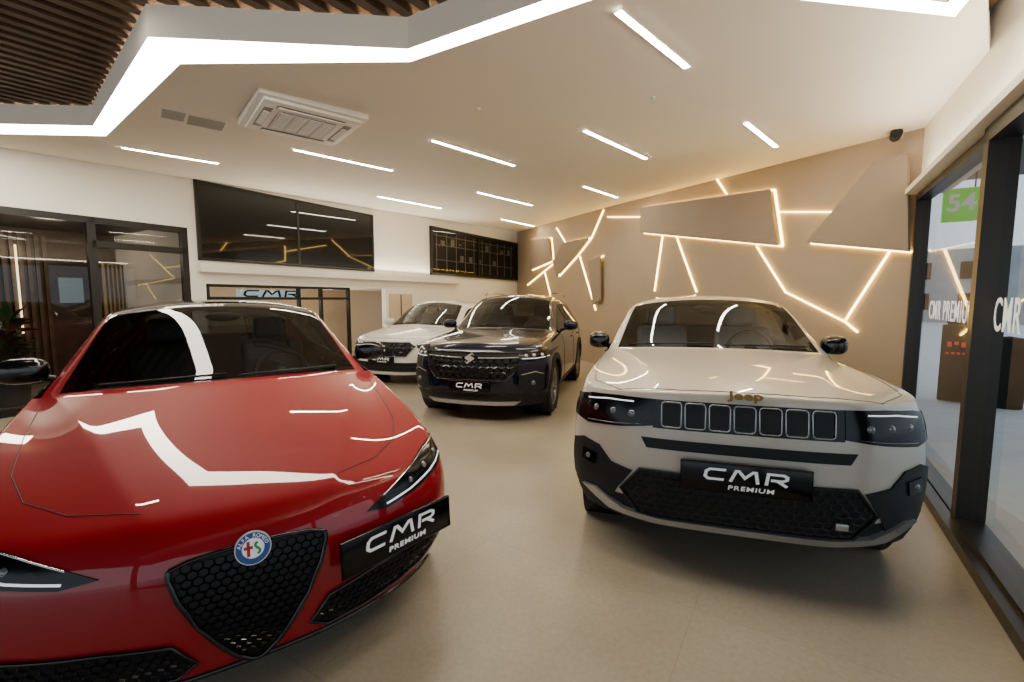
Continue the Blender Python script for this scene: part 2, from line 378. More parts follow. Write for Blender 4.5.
for a in LED1: led(W1,*a)
LED2=[((604,210),(592,238),'steep warm strip beside the wall corner near the ceiling'),
((580,256),(596,310),'long warm strip running down right above the dark blue car'),
((556,262),(528,285),'warm strip slanting down left behind the dark blue car'),
((545,272),(551,296),'faint short warm strip near the far window'),
((557,228),(566,243),'short warm strip dropping from the ceiling above the dark blue car')]
for a in LED2: led(W2,*a,w=.018)
def wpanel(W,pts,edges,label):
    P=[hit(*p,W[0],W[1]) for p in pts];n=W[1]
    o=B().prism([p+n*.07 for p in P],n*.04).done('wall_panel',M['panel']);tag(o,label,'wall panel')
    c=sum(P,Vector())/len(P)
    for i in edges:
        p=P[i]+(P[i]-c).normalized()*.004;q=P[(i+1)%len(P)]+(P[(i+1)%len(P)]-c).normalized()*.004
        b_=B();strip3(b_,p,q,n,.020,.0,.02);b_.done('edge_light',M['led'],o)
wpanel(W1,[(645,208),(775,190),(783,246),(645,233)],[0,1,2,3],'long taupe panel with glowing edges high above the beige car')
wpanel(W1,[(812,243),(880,163),(914,154),(915,252)],[0,3],'angular taupe panel with glowing edge beside the window corner')
wpanel(W2,[(531,240),(552,238),(554,261),(533,270)],[0,1,2],'small taupe panel nearest the far dark window')
wpanel(W2,[(566,243),(592,238),(578,256),(560,276),(556,262)],[0,1,2,3],'five sided taupe panel at the middle of the far wall section')
wpanel(W2,[(592,262),(604,256),(604,300),(597,305)],[0],'narrow taupe panel beside the wall corner above the dark navy car')
# glass wall right
tp,_=GW(963,517);GZ=2.5
b_=B();slab(b_,GP,-.0,9,GZ,WT,0,-.2);S(b_.done('wall_window',M['ceil']))
w5=winframe('window_5',GP,0.02,tp,0,GZ,[],[],M['bronze'],M['glass'],.06,(.03,-.08),glasso=-.03)
w6=winframe('window_6',GP,tp,tp+1.55,0,GZ,[],[],M['bronze'],M['glass'],.09,(.06,-.08),glasso=-.03)
winframe('window_7',GP,tp+1.55,9,0,GZ,[tp+3.3],[],M['bronze'],M['glass'],.09,(.05,-.1),glasso=-.03)
S(slab(B(),GP,.02,9,0,.07,.12,.05).done('baseboard_right',M['bronze']))
S(slab(B(),GP,.02,7,GZ+.01,GZ+.06,.12,0).done('trim_5',M['ceil']))  # ledge added over the glazing only to carry the ceiling fill light
GM=Matrix(((-U.x,0,GN.x),(-U.y,0,GN.y),(0,1,0))).to_4x4()
def gtext(me,tc_,z,parent):
    o=fin('lettering',me,M['gtext'],parent);o.matrix_local=Matrix.Translation(GP(tc_,z,-.029))@GM
ta,za=GW(925,310);tb,zb=GW(968,312);wl=abs(tb-ta);zt=(za+zb)/2
gtext(textmesh('CMR PREMIUM',w=wl,h=.16,bold=.006,ext=.001,spacing=1.12),(ta+tb)/2,zt,w5)
gtext(textmesh('CMR PREMIUM',w=1.25,h=.20,bold=.006,ext=.001,spacing=1.12),tp+.10+.625,zt,w6)
# outside
S(slab(B(),GP,-4,9,3.35,3.5,-.2,-3.6).done('canopy',M['dwood']))
def face_cam(px,py,z):
    d=ray(px,py);k=z/d.y;p=Vector((0,0,HC))+d*k;rz=math.atan2(-p.x,p.y);return p,rz
p,rz=face_cam(961,205,6.0);r=empty('hanging_sign',p,rz+R(12),'green sign with number 54 hanging outside the glass','sign')
B().box((0,0,0),(.36,.05,.42)).done('sign_board',M['greenl'],r)
o2=fin('lettering',textmesh('54',w=.27,h=.22,bold=.02,ext=.004),M['wtext'],r);o2.matrix_local=Matrix.Translation((0,-.03,.03))@Matrix.Rotation(math.pi/2,4,'X')
for x in (-.12,.12): B().box((x,0,.21+(3.35-p.z-.21)/2),(.015,.015,3.35-p.z-.21)).done('hanger',M['frame'],r)
p,rz=face_cam(951,408,7.2);r=empty('advert_totem',(p.x,p.y,-.15),rz,'dark outdoor totem with small red marks beyond the glass wall','sign')
B().box((0,0,.62),(.36,.14,1.22),None,.02).done('totem_body',M['matt'],r)
B().box((0,0,1.29),(.26,.10,.12),None,.03).done('totem_cap',M['matt'],r)
for i in range(3): B().box((-.08+i*.08,-.075,.92+(.02 if i==1 else 0)),(.05,.01,.08 if i!=1 else .05),None,.004).done('red_mark',M['redl'],r)
for i in range(4): B().box((-.10+i*.065,-.075,.78),(.04,.01,.03)).done('red_mark',M['redl'],r)
p,rz=face_cam(1003,405,6.8);r=empty('waste_bin',(p.x,p.y,-.15),rz,'dark rounded bin standing outside beyond the nearer glass pane','bin')
B().lathe([(0,0),(.20,0),(.24,.85),(0,.85)],Matrix.Rotation(-math.pi/2,4,'Y'),28).done('bin_body',M['matt'],r)
B().lathe([(.26,.85),(.26,.92),(.18,1.05),(0,1.08)],Matrix.Rotation(-math.pi/2,4,'Y'),28).done('bin_lid',M['matt'],r)
p,rz=face_cam(985,330,32)
r=empty('building',(p.x+4,p.y,-.15),rz,'pale grey building across the street beyond the glass wall','building')
B().box((0,0,2.6),(30,8,5.2)).done('wall',M['concrete'],r)
for j in range(2):
    for k in range(9): B().box((-13+k*3.2,-4.02,1.5+j*2.2),(1.7,.1,1.2)).done('window',M['matt'],r)
# ------------------------------------------------------------ ceiling fittings
def linear(a,c,label,h=0.0):
    p=up(onceil(*a),h);q=up(onceil(*c),h)
    d=(q-p).normalized();s_=d.cross(Vector((0,0,1))).normalized()
    b_=B();b_.prism([p-s_*.028,p+s_*.028,q+s_*.028,q-s_*.028],(0,0,-.010));o=b_.done('linear_light',M['acw']);tag(o,label,'ceiling light','linear ceiling lights')
    b_=B();b_.prism([p-s_*.021+Vector((0,0,-.008)),p+s_*.021+Vector((0,0,-.008)),q+s_*.021+Vector((0,0,-.008)),q-s_*.021+Vector((0,0,-.008))],(0,0,-.004));b_.done('diffuser',M['linear'],o)
LL=[((618,10),(687,66),'long linear light nearest the camera on the white ceiling, upper centre right'),
((122,147),(218,163),'linear ceiling light below the two square vents at left'),
((294,149),(392,170),'linear ceiling light just beyond the air conditioner'),
((433,140),(514,165),'linear ceiling light at the middle of the ceiling, front row centre'),
((585,130),(646,158),'linear ceiling light third from the right in the front row'),
((746,122),(776,146),'short looking linear ceiling light rightmost, above the feature wall'),
((378,196),(441,208),'linear ceiling light above the gap between the two dark windows'),
((478,192),(532,205),'linear ceiling light in the far row centre'),
((584,186),(617,197),'linear ceiling light in the far row near the feature wall'),
((502,219),(534,226),'farthest small linear ceiling light by the far corner')]
for a in LL: linear(*a)
linear((18,-4),(92,18),'linear light hung among the wooden slats at upper left',.185)
p=onceil(302,116);AZ=math.atan2(.64,.77);r=empty('air_conditioner',(p.x,p.y,p.z),AZ,'white square ceiling cassette air conditioner beside the zigzag light','air conditioner')
B().box((0,0,-.03),(.92,.94,.07),None,.012).done('surround',M['acw'],r)
B().box((0,0,-.075),(.82,.84,.03),None,.01).done('panel',M['acw'],r)
B().box((0,0,-.088),(.50,.46,.012)).done('grille_back',M['acd'],r)
b_=B()
for k in range(14): b_.box((0,-.21+k*.0323,-.097),(.50,.016,.014))
for k in range(5): b_.box((-.24+k*.12,0,-.098),(.012,.46,.012))
b_.done('intake_grille',M['acw'],r)
for sx,sy,w,h in ((0,.32,.56,.05),(0,-.32,.56,.05),(.34,0,.05,.5),(-.34,0,.05,.5)):
    q=B().box((sx,sy,-.091),(w+.02,h+.02,.004)).done('outlet',M['acd'],r)
    B().box((sx,sy,-.098),(w,h*.7,.008),Matrix.Rotation(R(12),4,'X' if w>h else 'Y')).done('vane',M['acw'],q)
for px,py,w,h,l in ((173,114,.20,.30,'small square ceiling vent left of the air conditioner'),(206,122,.34,.32,'larger ceiling vent nearest the air conditioner')):
    p=onceil(px,py);r=empty('ceiling_vent',(p.x,p.y,p.z),AZ,l,'vent')
    B().box((0,0,-.006),(w,h,.014)).done('frame',M['acw'],r)
    b_=B();kk=0
    while kk*.022<h*.86: b_.box((0,-h*.42+kk*.022,-.0145),(w*.88,.010,.005));kk+=1
    b_.done('louvre',mat('louvre_grey',(.45,.42,.37),.6),r)
p=hit(899,136,W1[0],W1[1]);r=empty('security_camera',p,0,'small dark security camera high in the wall corner','camera')
n=W1[1]
B().sph(n*.03,(.05,.05,.05)).done('mount',M['acw'],r)
B().lathe([(0,0),(.045,0),(.05,.03),(.05,.15),(.04,.16),(0,.155)],Matrix.Translation(n*.06+Vector((0,0,-.02)))@Matrix.Rotation(R(235),4,'Z'),20).done('camera_body',M['sblack'],r)
for px,py in ((653,97),(478,108)):
    p=onceil(px,py);o=B().lathe([(0,0),(.022,0),(.022,.015),(.012,.02),(0,.02)],Matrix.Translation(p)@Matrix.Rotation(math.pi/2,4,'Y'),16).done('smoke_detector',M['acw'])
    tag(o,'tiny white ceiling sensor '+('between the two lights at centre right' if px>600 else 'near the middle of the ceiling'),'sensor')
# ------------------------------------------------------------ cars
class Car: pass
def build_shell(st,nose,tail,p,matf,crease,lvl):
    verts=[];faces=[];mats=[]
    ns=len(st)
    def ypos(si,i,x):
        yc,ys,pts=st[si];xm=max(q[0] for q in pts)
        if si==0: 
            f=min(1,x/pts[4][0]) if i>=4 else 1
            return nose[4]+(ys-nose[4])*f**p if i>=4 else ys
        if si==ns-1:
            f=min(1,x/pts[4][0]) if i>=4 else 1
            return tail[4]+(ys-tail[4])*f**p if i>=4 else ys
        return yc+(ys-yc)*(x/xm)**2
    for si in range(ns):
        pts=st[si][2]
        for j in range(17):
            i=j if j<=8 else 16-j;x,z=pts[i][:2];y=ypos(si,i,x);verts.append((-x if j<8 else x,y,z))
    idx=lambda s,j:s*17+j
    for si in range(ns-1):
        for j in range(16):
            faces.append((idx(si,j),idx(si,j+1),idx(si+1,j+1),idx(si+1,j)));mats.append(matf('side',si,min(j,15-j)))
    for si,prof,nm in ((0,nose,'front'),(ns-1,tail,'rear')):
        ys=st[si][1];pts=st[si][2];new={}
        for r_ in range(4):
            for j in range(5,12):
                i=j if j<=8 else 16-j;fr=pts[i][0]/pts[4][0];xs,zs=pts[r_][:2]
                x=fr*xs;z=zs+(pts[i][1]-pts[4][1])*(r_/4);y=prof[r_]+(ys-prof[r_])*fr**p
                new[(r_,j)]=len(verts);verts.append((-x if j<8 else x,y,z))
        def gid(r_,j):
            if r_==4:return idx(si,j)
            if j==4:return idx(si,r_)
            if j==12:return idx(si,16-r_)
            return new[(r_,j)]
        for r_ in range(4):
            for j in range(4,12):
                faces.append((gid(r_,j),gid(r_,j+1),gid(r_+1,j+1),gid(r_+1,j)));mats.append(matf(nm,r_,min(j,15-j)))
    me=bpy.data.meshes.new('shell');me.from_pydata(verts,[],faces);me.update()
    bm=bmesh.new();bm.from_mesh(me)
    lay=bm.edges.layers.float.get('crease_edge') or bm.edges.layers.float.new('crease_edge')
    bm.verts.ensure_lookup_table();bm.faces.ensure_lookup_table()
    for f,mi in zip(bm.faces,mats): f.material_index=mi
    for (s0,j0,s1,j1,v) in crease:
        for ja,jb in ((j0,j1),(16-j0,16-j1)):
            e=bm.edges.get((bm.verts[idx(s0,ja)],bm.verts[idx(s1,jb)]))
            if e: e[lay]=v
    bmesh.ops.recalc_face_normals(bm,faces=bm.faces[:])
    bm.to_mesh(me);bm.free()
    for k in range(6): me.materials.append(M['red'])
    o=bpy.data.objects.new('shell',me);COL.objects.link(o)
    md=o.modifiers.new('s','SUBSURF');md.levels=lvl;md.render_levels=lvl
    bpy.context.view_layer.update()
    ev=bpy.data.meshes.new_from_object(o.evaluated_get(bpy.context.evaluated_depsgraph_get()))
    bpy.data.objects.remove(o);return ev
def proj(car,a,c,ax):
    if ax=='F':o,d=Vector((a,-3,c)),Vector((0,1,0))
    elif ax=='R':o,d=Vector((3,a,c)),Vector((-1,0,0))
    elif ax=='L':o,d=Vector((-3,a,c)),Vector((1,0,0))
    else:o,d=Vector((a,c,4)),Vector((0,0,-1))
    h=car.bvh.ray_cast(o,d)
    if h[0] is None or (ax=='F' and h[0].y>1.2):
        q={'F':Vector((a,.2,c)),'R':Vector((1,a,c)),'L':Vector((-1,a,c)),'T':Vector((a,c,1))}[ax]
        h=car.bvh.find_nearest(q)
    P,N=h[0],h[1]
    if N.dot(P-Vector((0,car.L/2,.6)))<0:N=-N
    return P,N
def decal(car,name,poly,m,parent=None,off=.004,th=.014,ax='F',res=.03):
    bm=bmesh.new();bm.faces.new([bm.verts.new((a,c,0)) for a,c in poly]);bmesh.ops.triangulate(bm,faces=bm.faces[:])
    for k,no in ((0,(1,0,0)),(1,(0,1,0))):
        lo=min(q[k] for q in poly);hi=max(q[k] for q in poly);n=int((hi-lo)/res)+1
        for i in range(1,n):
            v=lo+(hi-lo)*i/n
            bmesh.ops.bisect_plane(bm,geom=bm.verts[:]+bm.edges[:]+bm.faces[:],plane_co=(v,0,0) if k==0 else (0,v,0),plane_no=no,dist=1e-5)
    ret=bmesh.ops.extrude_face_region(bm,geom=bm.faces[:]);new=set(g for g in ret['geom'] if isinstance(g,bmesh.types.BMVert))
    for v in bm.verts:
        P,N=proj(car,v.co.x,v.co.y,ax);v.co=P+N*(off if v in new else off-th)
    bmesh.ops.recalc_face_normals(bm,faces=bm.faces[:])
    me=bpy.data.meshes.new(name);bm.to_mesh(me);bm.free()
    return fin(name,me,m,parent or car.root,50)
def mir(poly): return [(-a,c) for a,c in poly][::-1]
def line(car,name,pts,r,m,parent=None,ax='F',off=0,closed=False,step=.04,bb=None):
    q=[]
    n=len(pts)
    for i in range(n if closed else n-1):
        a=pts[i];c=pts[(i+1)%n];k=max(1,int(math.dist(a,c)/step))
        for t in range(k): q.append((a[0]+(c[0]-a[0])*t/k,a[1]+(c[1]-a[1])*t/k))
    if not closed:q.append(pts[-1])
    P=[]
    for a,c in q:
        p,N=proj(car,a,c,ax);P.append(p+N*off)
    if bb is not None: bb.tube(P,r,6,closed);return
    return B().tube(P,r,8,closed).done(name,m,parent or car.root,60)
def hexes(car,name,poly,m,pitch=.05,off=.01,parent=None,ri=.78,sx=1.0,ax='F'):
    bm=bmesh.new();xs=[q[0] for q in poly];zs=[q[1] for q in poly];r_=pitch/math.sqrt(3)
    row=0;z=min(zs)
    while z<max(zs):
        x=min(xs)+(pitch*sx/2 if row%2 else 0)
        while x<max(xs):
            if inside(x,z,poly) :
                O=[];I=[]
                ok=all(inside(x+r_*.6*sx*math.sin(k*math.pi/3),z+r_*.6*math.cos(k*math.pi/3),poly) for k in range(6))
                if ok:
                    for k in range(6):
                        a=k*math.pi/3;dx=math.sin(a)*r_*sx;dz=math.cos(a)*r_
                        P,N=proj(car,x+dx,z+dz,ax);O.append(bm.verts.new(P+N*off));
                        P2,N2=proj(car,x+dx*ri,z+dz*ri,ax);I.append(bm.verts.new(P2+N2*(off-.006)))
                    for k in range(6): bm.faces.new((O[k],O[(k+1)%6],I[(k+1)%6],I[k]))
            x+=pitch*sx
        z+=pitch*.866;row+=1
    bmesh.ops.remove_doubles(bm,verts=bm.verts[:],dist=.002)
    me=bpy.data.meshes.new(name);bm.to_mesh(me);bm.free();return fin(name,me,m,parent or car.root,10)
def wheel(car,x,y,Rw,sx,rim_m,nsp=5):
    mt=Matrix.Translation((x,y,Rw))@Matrix.Scale(sx,4,(1,0,0))
    w=.11;rr=Rw*.70
    o=B().lathe([(rr,-w*.9),(Rw*.93,-w),(Rw,-w*.75),(Rw,w*.75),(Rw*.93,w),(rr+.01,w*.95),(rr,w*.8),(rr,-w*.9)],mt,48).done('wheel',M['rubber'],car.root)
    b_=B();b_.lathe([(rr,w*.92),(rr*.93,w*.85),(rr*.9,w*.3),(rr*.85,-w*.3),(0,-w*.3)],mt,48)
    b_.lathe([(0,w*.8),(.03,w*.8),(.065,w*.6),(.07,w*.2)],mt,24)
    for k in range(nsp):
        for da in (-.16,.16):
            a=2*math.pi*k/nsp+da;p0=Vector((w*.6,.05*math.cos(a),.05*math.sin(a)));p1=Vector((w*.72,rr*.95*math.cos(a+da*.3),rr*.95*math.sin(a+da*.3)))
            b_.tube([mt@p0,mt@((p0+p1)/2+Vector((.01,0,0))),mt@p1],.017,6)
    b_.done('rim',rim_m,o)
    B().lathe([(rr*.55,0),(rr*.55,.02),(0,.02)],mt@Matrix.Translation((-.01,0,0)),32).done('brake_disc',M['silver'],o)
def plate(car,c,w,h,rz=0,tx=0):
    mt=Matrix.Translation(c)@Matrix.Rotation(rz,4,'Z')@Matrix.Rotation(tx,4,'X')
    b_=B();b_.box((0,0,0),(w,.014,h),None,.005);o=b_.done('number_plate',M['lens'],car.root);o.matrix_local=mt
    b_=B();z_=h/2-.004;x_=w/2-.004
    b_.tube([(-x_,-.008,-z_),(x_,-.008,-z_),(x_,-.008,z_),(-x_,-.008,z_)],.003,6,True)
    b_.done('plate_rim',M['sblack'],o)
    t=fin('lettering',logomesh(w*.64,h*.40,t=.19),M['wtext'],o);t.matrix_local=Matrix.Translation((0,-.0085,h*.13))@Matrix.Rotation(math.pi/2,4,'X')
    me=textmesh('PREMIUM',w=w*.34,h=h*.14,bold=.010,spacing=1.15)
    for v in me.vertices: v.co.x+=v.co.y*.15
    t=fin('lettering',me,M['wtext'],o);t.matrix_local=Matrix.Translation((w*.05,-.0095,-h*.27))@Matrix.Rotation(math.pi/2,4,'X')
def seat(car,x,y,z,m):
    o=B().box((x,y,z),(.50,.52,.16),None,.05,3).box((x,y+.27,z+.36),(.48,.15,.62),Matrix.Rotation(R(-14),4,'X'),.06,3).done('seat',m,car.root)
    B().box((x,y+.38,z+.76),(.26,.10,.19),Matrix.Rotation(R(-10),4,'X'),.04,3).done('headrest',m,o)
def mirror_w(car,sx,x,y,z,m,w=.115,h=.075):
    b_=B();b_.sph((sx*x,y,z),(w,.075,h),24,Matrix.Rotation(R(-12*sx),4,'Z'),.72)
    o=b_.done('door_mirror',m,car.root,60)
    B().tube([(sx*(x-.18),y+.06,z-.08),(sx*(x-.05),y+.02,z-.045)],.022,8).done('mirror_arm',M['sblack'],o)
    B().sph((sx*x,y+.062,z),(w*.85,.02,h*.8),16,Matrix.Rotation(R(-12*sx),4,'Z'),.75).done('mirror_glass',M['chrome'],o)
def carbase(spec,name,label,loc,alpha,paint,lvl=3):
    car=Car();S_=spec;car.L=S_['L'];car.root=empty(name,(loc[0],loc[1],0),-R(alpha),label,'car')
    hw,zs,L_=S_['hw'],S_['zs'],S_['L']
    zc,zr,zb=S_['zc'],S_['zr'],S_['zb']
    def sd(f,z3,z4,x4=.93): return [(hw*.90*f,zs),(hw*.99*f,zs+.13),(hw*f,zs+.36),(hw*.985*f,z3),(hw*x4*f,z4)]
    st=[]
    st.append((0,S_['nys'],S_['s0']))
    st.append((S_['y1'][0],S_['y1'][1],S_['s1']))
    st.append((S_['y2'][0],S_['y2'][1],S_['s2']))
    wx=S_.get('wx',.68)
    st.append((S_['yc'][0],S_['yc'][1],sd(1,zb-.14,zb-.02,.935)+[(min(wx+.082,hw*.91),zc-.065),(wx,zc-.04),(wx*.53,zc-.008),(0,zc)]))
    rx=S_['rx']
    def roof(dz=0,g=0,k=1): return [(rx*1.10*k,zr-.13+dz),(rx*k,zr-.065+dz),(rx*.55*k,zr-.012+dz),(0,zr+dz)]
    yh=S_['yh']
    st.append((yh[0],yh[1],sd(1,zb-.13,zb,.94)+roof(-.02)))
    st.append((S_['yB'],S_['yB'],sd(1,zb-.13,zb+.01,.94)+roof(0)))
    st.append((S_['yB']+.09,S_['yB']+.09,sd(1,zb-.13,zb+.01,.94)+roof(0)))
    st.append((S_['yR0'],S_['yR0'],sd(1,zb-.12,zb+.02,.94)+roof(-.025,0,.98)))
    st.append((S_['yR1'],S_['yR1']-.02,sd(.99,zb-.12,zb+.03,.93)+roof(S_['dzr'],0,.94)))
    zd=S_['zd']
    st.append((S_['yW'],S_['yW']-.06,sd(.96,zd-.16,zd-.03,.90)+[(.66,zd),(.56,zd+.01),(.3,zd+.02),(0,zd+.02)]))
    if S_.get('deck'):
        st.append((L_-.22,L_-.30,sd(.92,zd-.18,zd-.04,.88)+[(.62,zd),(.5,zd+.01),(.3,zd+.02),(0,zd+.02)]))
    tail=[L_-.06,L_,L_,L_-.03,L_-.08]
    if not S_.get('deck'): tail[4]=S_['yW']+.05
    suv=S_.get('suv')
    def matf(kind,a,i):
        if kind=='side':
            if i==0 and suv:return 4
            if a==3:
                if i>=6:return 1
                if i==4:return 2
                if i==5:return 0
            if a in(4,6,7):
                if i==4:return 2
            if a==5 and i==4:return 4
            if a in (4,5,6,7) and i>=5:return 3
            if a==8 and i>=6:return 5
            return 0
        if kind in('front','rear') and a==0 and suv:return 4
        return 0
    crease=[]
    for j in range(4,8): crease.append((3,j,3,j+1,.75))
    for j in range(5,8): crease.append((4,j,4,j+1,.35))
    crease.append((3,6,4,6,.5));
    for s_ in range(3,8): crease.append((s_,4,s_+1,4,.5))
    for s_ in range(4,8): crease.append((s_,5,s_+1,5,.3))
    for s_ in range(0,3):
        crease.append((s_,4,s_+1,4,S_.get('fc',.15)))
        if S_.get('hc'): crease.append((s_,6,s_+1,6,S_['hc']))
    if S_.get('nc'):
        for j in range(4,8): crease.append((0,j,0,j+1,S_['nc']))
    me=build_shell(st,S_['nose'],tail,S_.get('p',3),matf,crease,lvl)
    bm=bmesh.new();bm.from_mesh(me);car.bvh=BVHTree.FromBMesh(bm)
    Rw=S_['Rw'];car.wh=[(S_['ax'],Rw),(S_['ax']+S_['wb'],Rw)];Ra=Rw+.045
    car.Ra=Ra
    dele=[]
    for f in bm.faces:
        c=f.calc_center_median()
        if abs(c.x)>.5:
            for (yw,zw) in car.wh:
                if math.hypot(c.y-yw,c.z-zw)<Ra: dele.append(f);break
    bmesh.ops.delete(bm,geom=dele,context='FACES')
    for v in bm.verts:
        if v.is_boundary and abs(v.co.x)>.45:
            for (yw,zw) in car.wh:
                d=math.hypot(v.co.y-yw,v.co.z-zw)
                if d<Ra+.09 and v.co.z>zs+.03:
                    v.co.y=yw+(v.co.y-yw)*Ra/d;v.co.z=zw+(v.co.z-zw)*Ra/d
    names={0:('body_shell',paint),1:('windscreen',M['wglass']),2:('side_window',M['sglass']),3:('roof',S_.get('roofm',paint)),4:('lower_cladding',M['clad']),5:('rear_window',M['sglass'])}
    for mi,(nm,mm) in names.items():
        groups=[None]
        if mi==2: groups=[-1,1]
        for g in groups:
            b2=bm.copy();rm=[f for f in b2.faces if f.material_index!=mi or (g and f.calc_center_median().x*g<0)]
            if len(rm)==len(b2.faces): b2.free();continue
            bmesh.ops.delete(b2,geom=rm,context='FACES')
            m2=bpy.data.meshes.new(nm);b2.to_mesh(m2);b2.free();fin(nm,m2,mm,car.root,60)
    bm.free()
    for (yw,zw) in car.wh:
        for sx in (-1,1):
            mt=Matrix.Translation((sx*.52,yw,zw))@Matrix.Scale(sx,4,(1,0,0))
            B().lathe([(0,0),(Ra+.005,0),(Ra+.005,hw-.52-.03)],mt,40).done('wheel_liner',M['sblack'],car.root)
    B().box((0,L_/2+.05,zs+.08),(1.0,L_-.75,.16)).box((0,car.wh[0][0]+(car.wh[1][0]-car.wh[0][0])/2,zs+.10),(hw*1.7,S_['wb']-2*Ra-.1,.18)).done('floor_pan',M['sblack'],car.root)
    yc=S_['yc'][0]
    B().box((0,yc+.42,zc-.14),(hw*1.55,.46,.14),None,.05,3).box((0,yc+.50,zc-.45),(hw*1.5,.3,.6),None,.05,3).done('dashboard',M['seat'],car.root)
    b_=B();cx,cy,cz=.36,yc+.72,zc-.08
    mt=Matrix.Translation((cx,cy,cz))@Matrix.Rotation(R(62),4,'X')
    b_.tube([mt@Vector((.18*math.cos(k*math.pi/12),.18*math.sin(k*math.pi/12),0)) for k in range(24)],.016,8,True)
    for a in (0,math.pi,-math.pi/2): b_.tube([mt@Vector((0,0,0)),mt@Vector((.17*math.cos(a),.17*math.sin(a),0))],.018,8)
    b_.sph((cx,cy,cz),(.06,.04,.06),12);b_.done('steering_wheel',M['sblack'],car.root)
    ys=yh[0]+.15;sm=S_.get('seatm',M['seat'])
    for x in (-.36,.36): seat(car,x,ys,zs+.32,sm)
    B().box((0,ys+.95,zs+.32),(1.2,.5,.16),None,.05,3).box((0,ys+1.22,zs+.66),(1.2,.15,.6),Matrix.Rotation(R(-14),4,'X'),.06,3).done('rear_bench',M['seat'],car.root)
    B().sph((0,yh[0]-.02,zr-.13),(.11,.02,.035),16).done('rearview_mirror',M['sblack'],car.root)
    for (yw,zw) in car.wh:
        for sx in (-1,1): wheel(car,sx*(hw-.135),yw,Rw,sx,S_.get('rim',M['alloy']),S_.get('nsp',5))
    for (yw,zw) in car.wh:
        for ax in ('L','R'):
            a0,a1=R(-25),R(205);n=26
            if suv:
                po=[(yw+(Ra-.012)*math.cos(a0+(a1-a0)*k/n),zw+(Ra-.012)*math.sin(a0+(a1-a0)*k/n)) for k in range(n+1)]
                pq=[(yw+(Ra+.055)*math.cos(a0+(a1-a0)*k/n),zw+(Ra+.055)*math.sin(a0+(a1-a0)*k/n)) for k in range(n+1)][::-1]
                decal(car,'wheel_arch_trim',[q for q in po+pq if q[1]>zs-.02],M['clad'],None,.012,.03,ax,.05)
    for ax,sg_ in (('L',-1),('R',1)):
        yB=S_['yB']+.04
        y1=S_['yc'][1]-.02+.12
        for pts in ([(y1,zb-.05),(y1-.02,.6),(y1+.05,zs+.12)],[(yB,zb-.02),(yB,zs+.12)],[(S_['yR0']+.1,zb),(S_['yR0']+.05,.75),(S_['yR0']-.25,zs+.2)]):
            line(car,'door_seam',pts,.0035,M['sblack'],None,ax,0)
        for yd in (yB-.16,S_['yR0']-.08):
            P,N=proj(car,yd,zb-.12,ax);B().sph((P.x+sg_*.012,P.y,P.z),(.022,.09,.014),12,None,.8).done('door_handle',S_.get('hm',paint),car.root)
        line(car,'window_trim',[(S_['yc'][1]+.1,zb-.015),(S_['yB'],zb+.005),(S_['yR1']-.1,zb+.02)],.010,S_.get('wt',M['gblack']),None,ax,.0)
    for x0,x1 in ((-.60,-.02),(.05,.64)):
        pts=[]
        for k in range(7):
            x=x0+(x1-x0)*k/6;f=abs(x)/wx;y=S_['yc'][0]+(S_['yc'][1]-S_['yc'][0])*(x/(hw))**2+.05+.02*k/6;P,N=proj(car,x,y,'T');pts.append(P+Vector((0,-.01,.012)))
        B().tube(pts,.007,6).done('wiper',M['sblack'],car.root)
    for s_ in (1,-1):
        B().box((s_*hw*.70,L_-.07,zd-.12),(.3,.06,.12),Matrix.Rotation(R(-22*s_),4,'Z'),.02).done('tail_light',M['ered'],car.root)
    return car
# ---- red saloon
sp=dict(L=4.64,hw=.96,zs=.15,zc=1.0,zr=1.478,zb=.965,nys=.28,p=3.1,
 s0=[(.80,.15),(.895,.26),(.93,.43),(.915,.59),(.84,.69),(.60,.697),(.30,.716),(.15,.714),(0,.712)],
 nose=[.03,-.01,-.02,.0,.08],
 y1=(.35,.50),s1=[(.84,.15),(.945,.28),(.96,.50),(.945,.67),(.875,.780),(.66,.774),(.42,.814),(.20,.812),(0,.809)],
 y2=(.85,1.00),s2=[(.85,.15),(.95,.28),(.962,.52),(.95,.74),(.89,.872),(.72,.864),(.56,.905),(.26,.910),(0,.907)],
 yc=(1.28,1.66),yh=(2.12,2.34),rx=.635,yB=2.78,yR0=3.55,yR1=3.72,dzr=-.05,yW=4.22,zd=1.02,deck=True,wx=.79,hc=.85,nc=.4,
 Rw=.335,ax=.82,wb=2.82,roofm=M['gblack'],rim=M['dkchrome'],hm=M['red'],fc=.65)
car=carbase(sp,'saloon_car','glossy red saloon car with black roof and shield grille, nearest the camera at left',(-.93,1.56),-33.8,M['red'],4)
sh=[(0,.600),(.10,.598),(.19,.590),(.242,.575),(.245,.55),(.222,.47),(.175,.37),(.120,.28),(.068,.205),(.025,.165),(0,.158)]
shield=sh+[(-a,c) for a,c in sh[::-1] if a>1e-6]
g=decal(car,'grille',shield,M['sblack'],off=.006,res=.03)
hexes(car,'grille_mesh',shield,M['gblack'],.028,.016,g,.80,1.15)
line(car,'grille_surround',sh[3:]+[(-a,c) for a,c in sh[3:][::-1] if a>1e-6],.009,M['gblack'],g,off=.012)
line(car,'grille_surround',[(-a,c) for a,c in sh[:4][::-1] if a>1e-6]+sh[:4],.007,M['gblack'],g,off=.01)
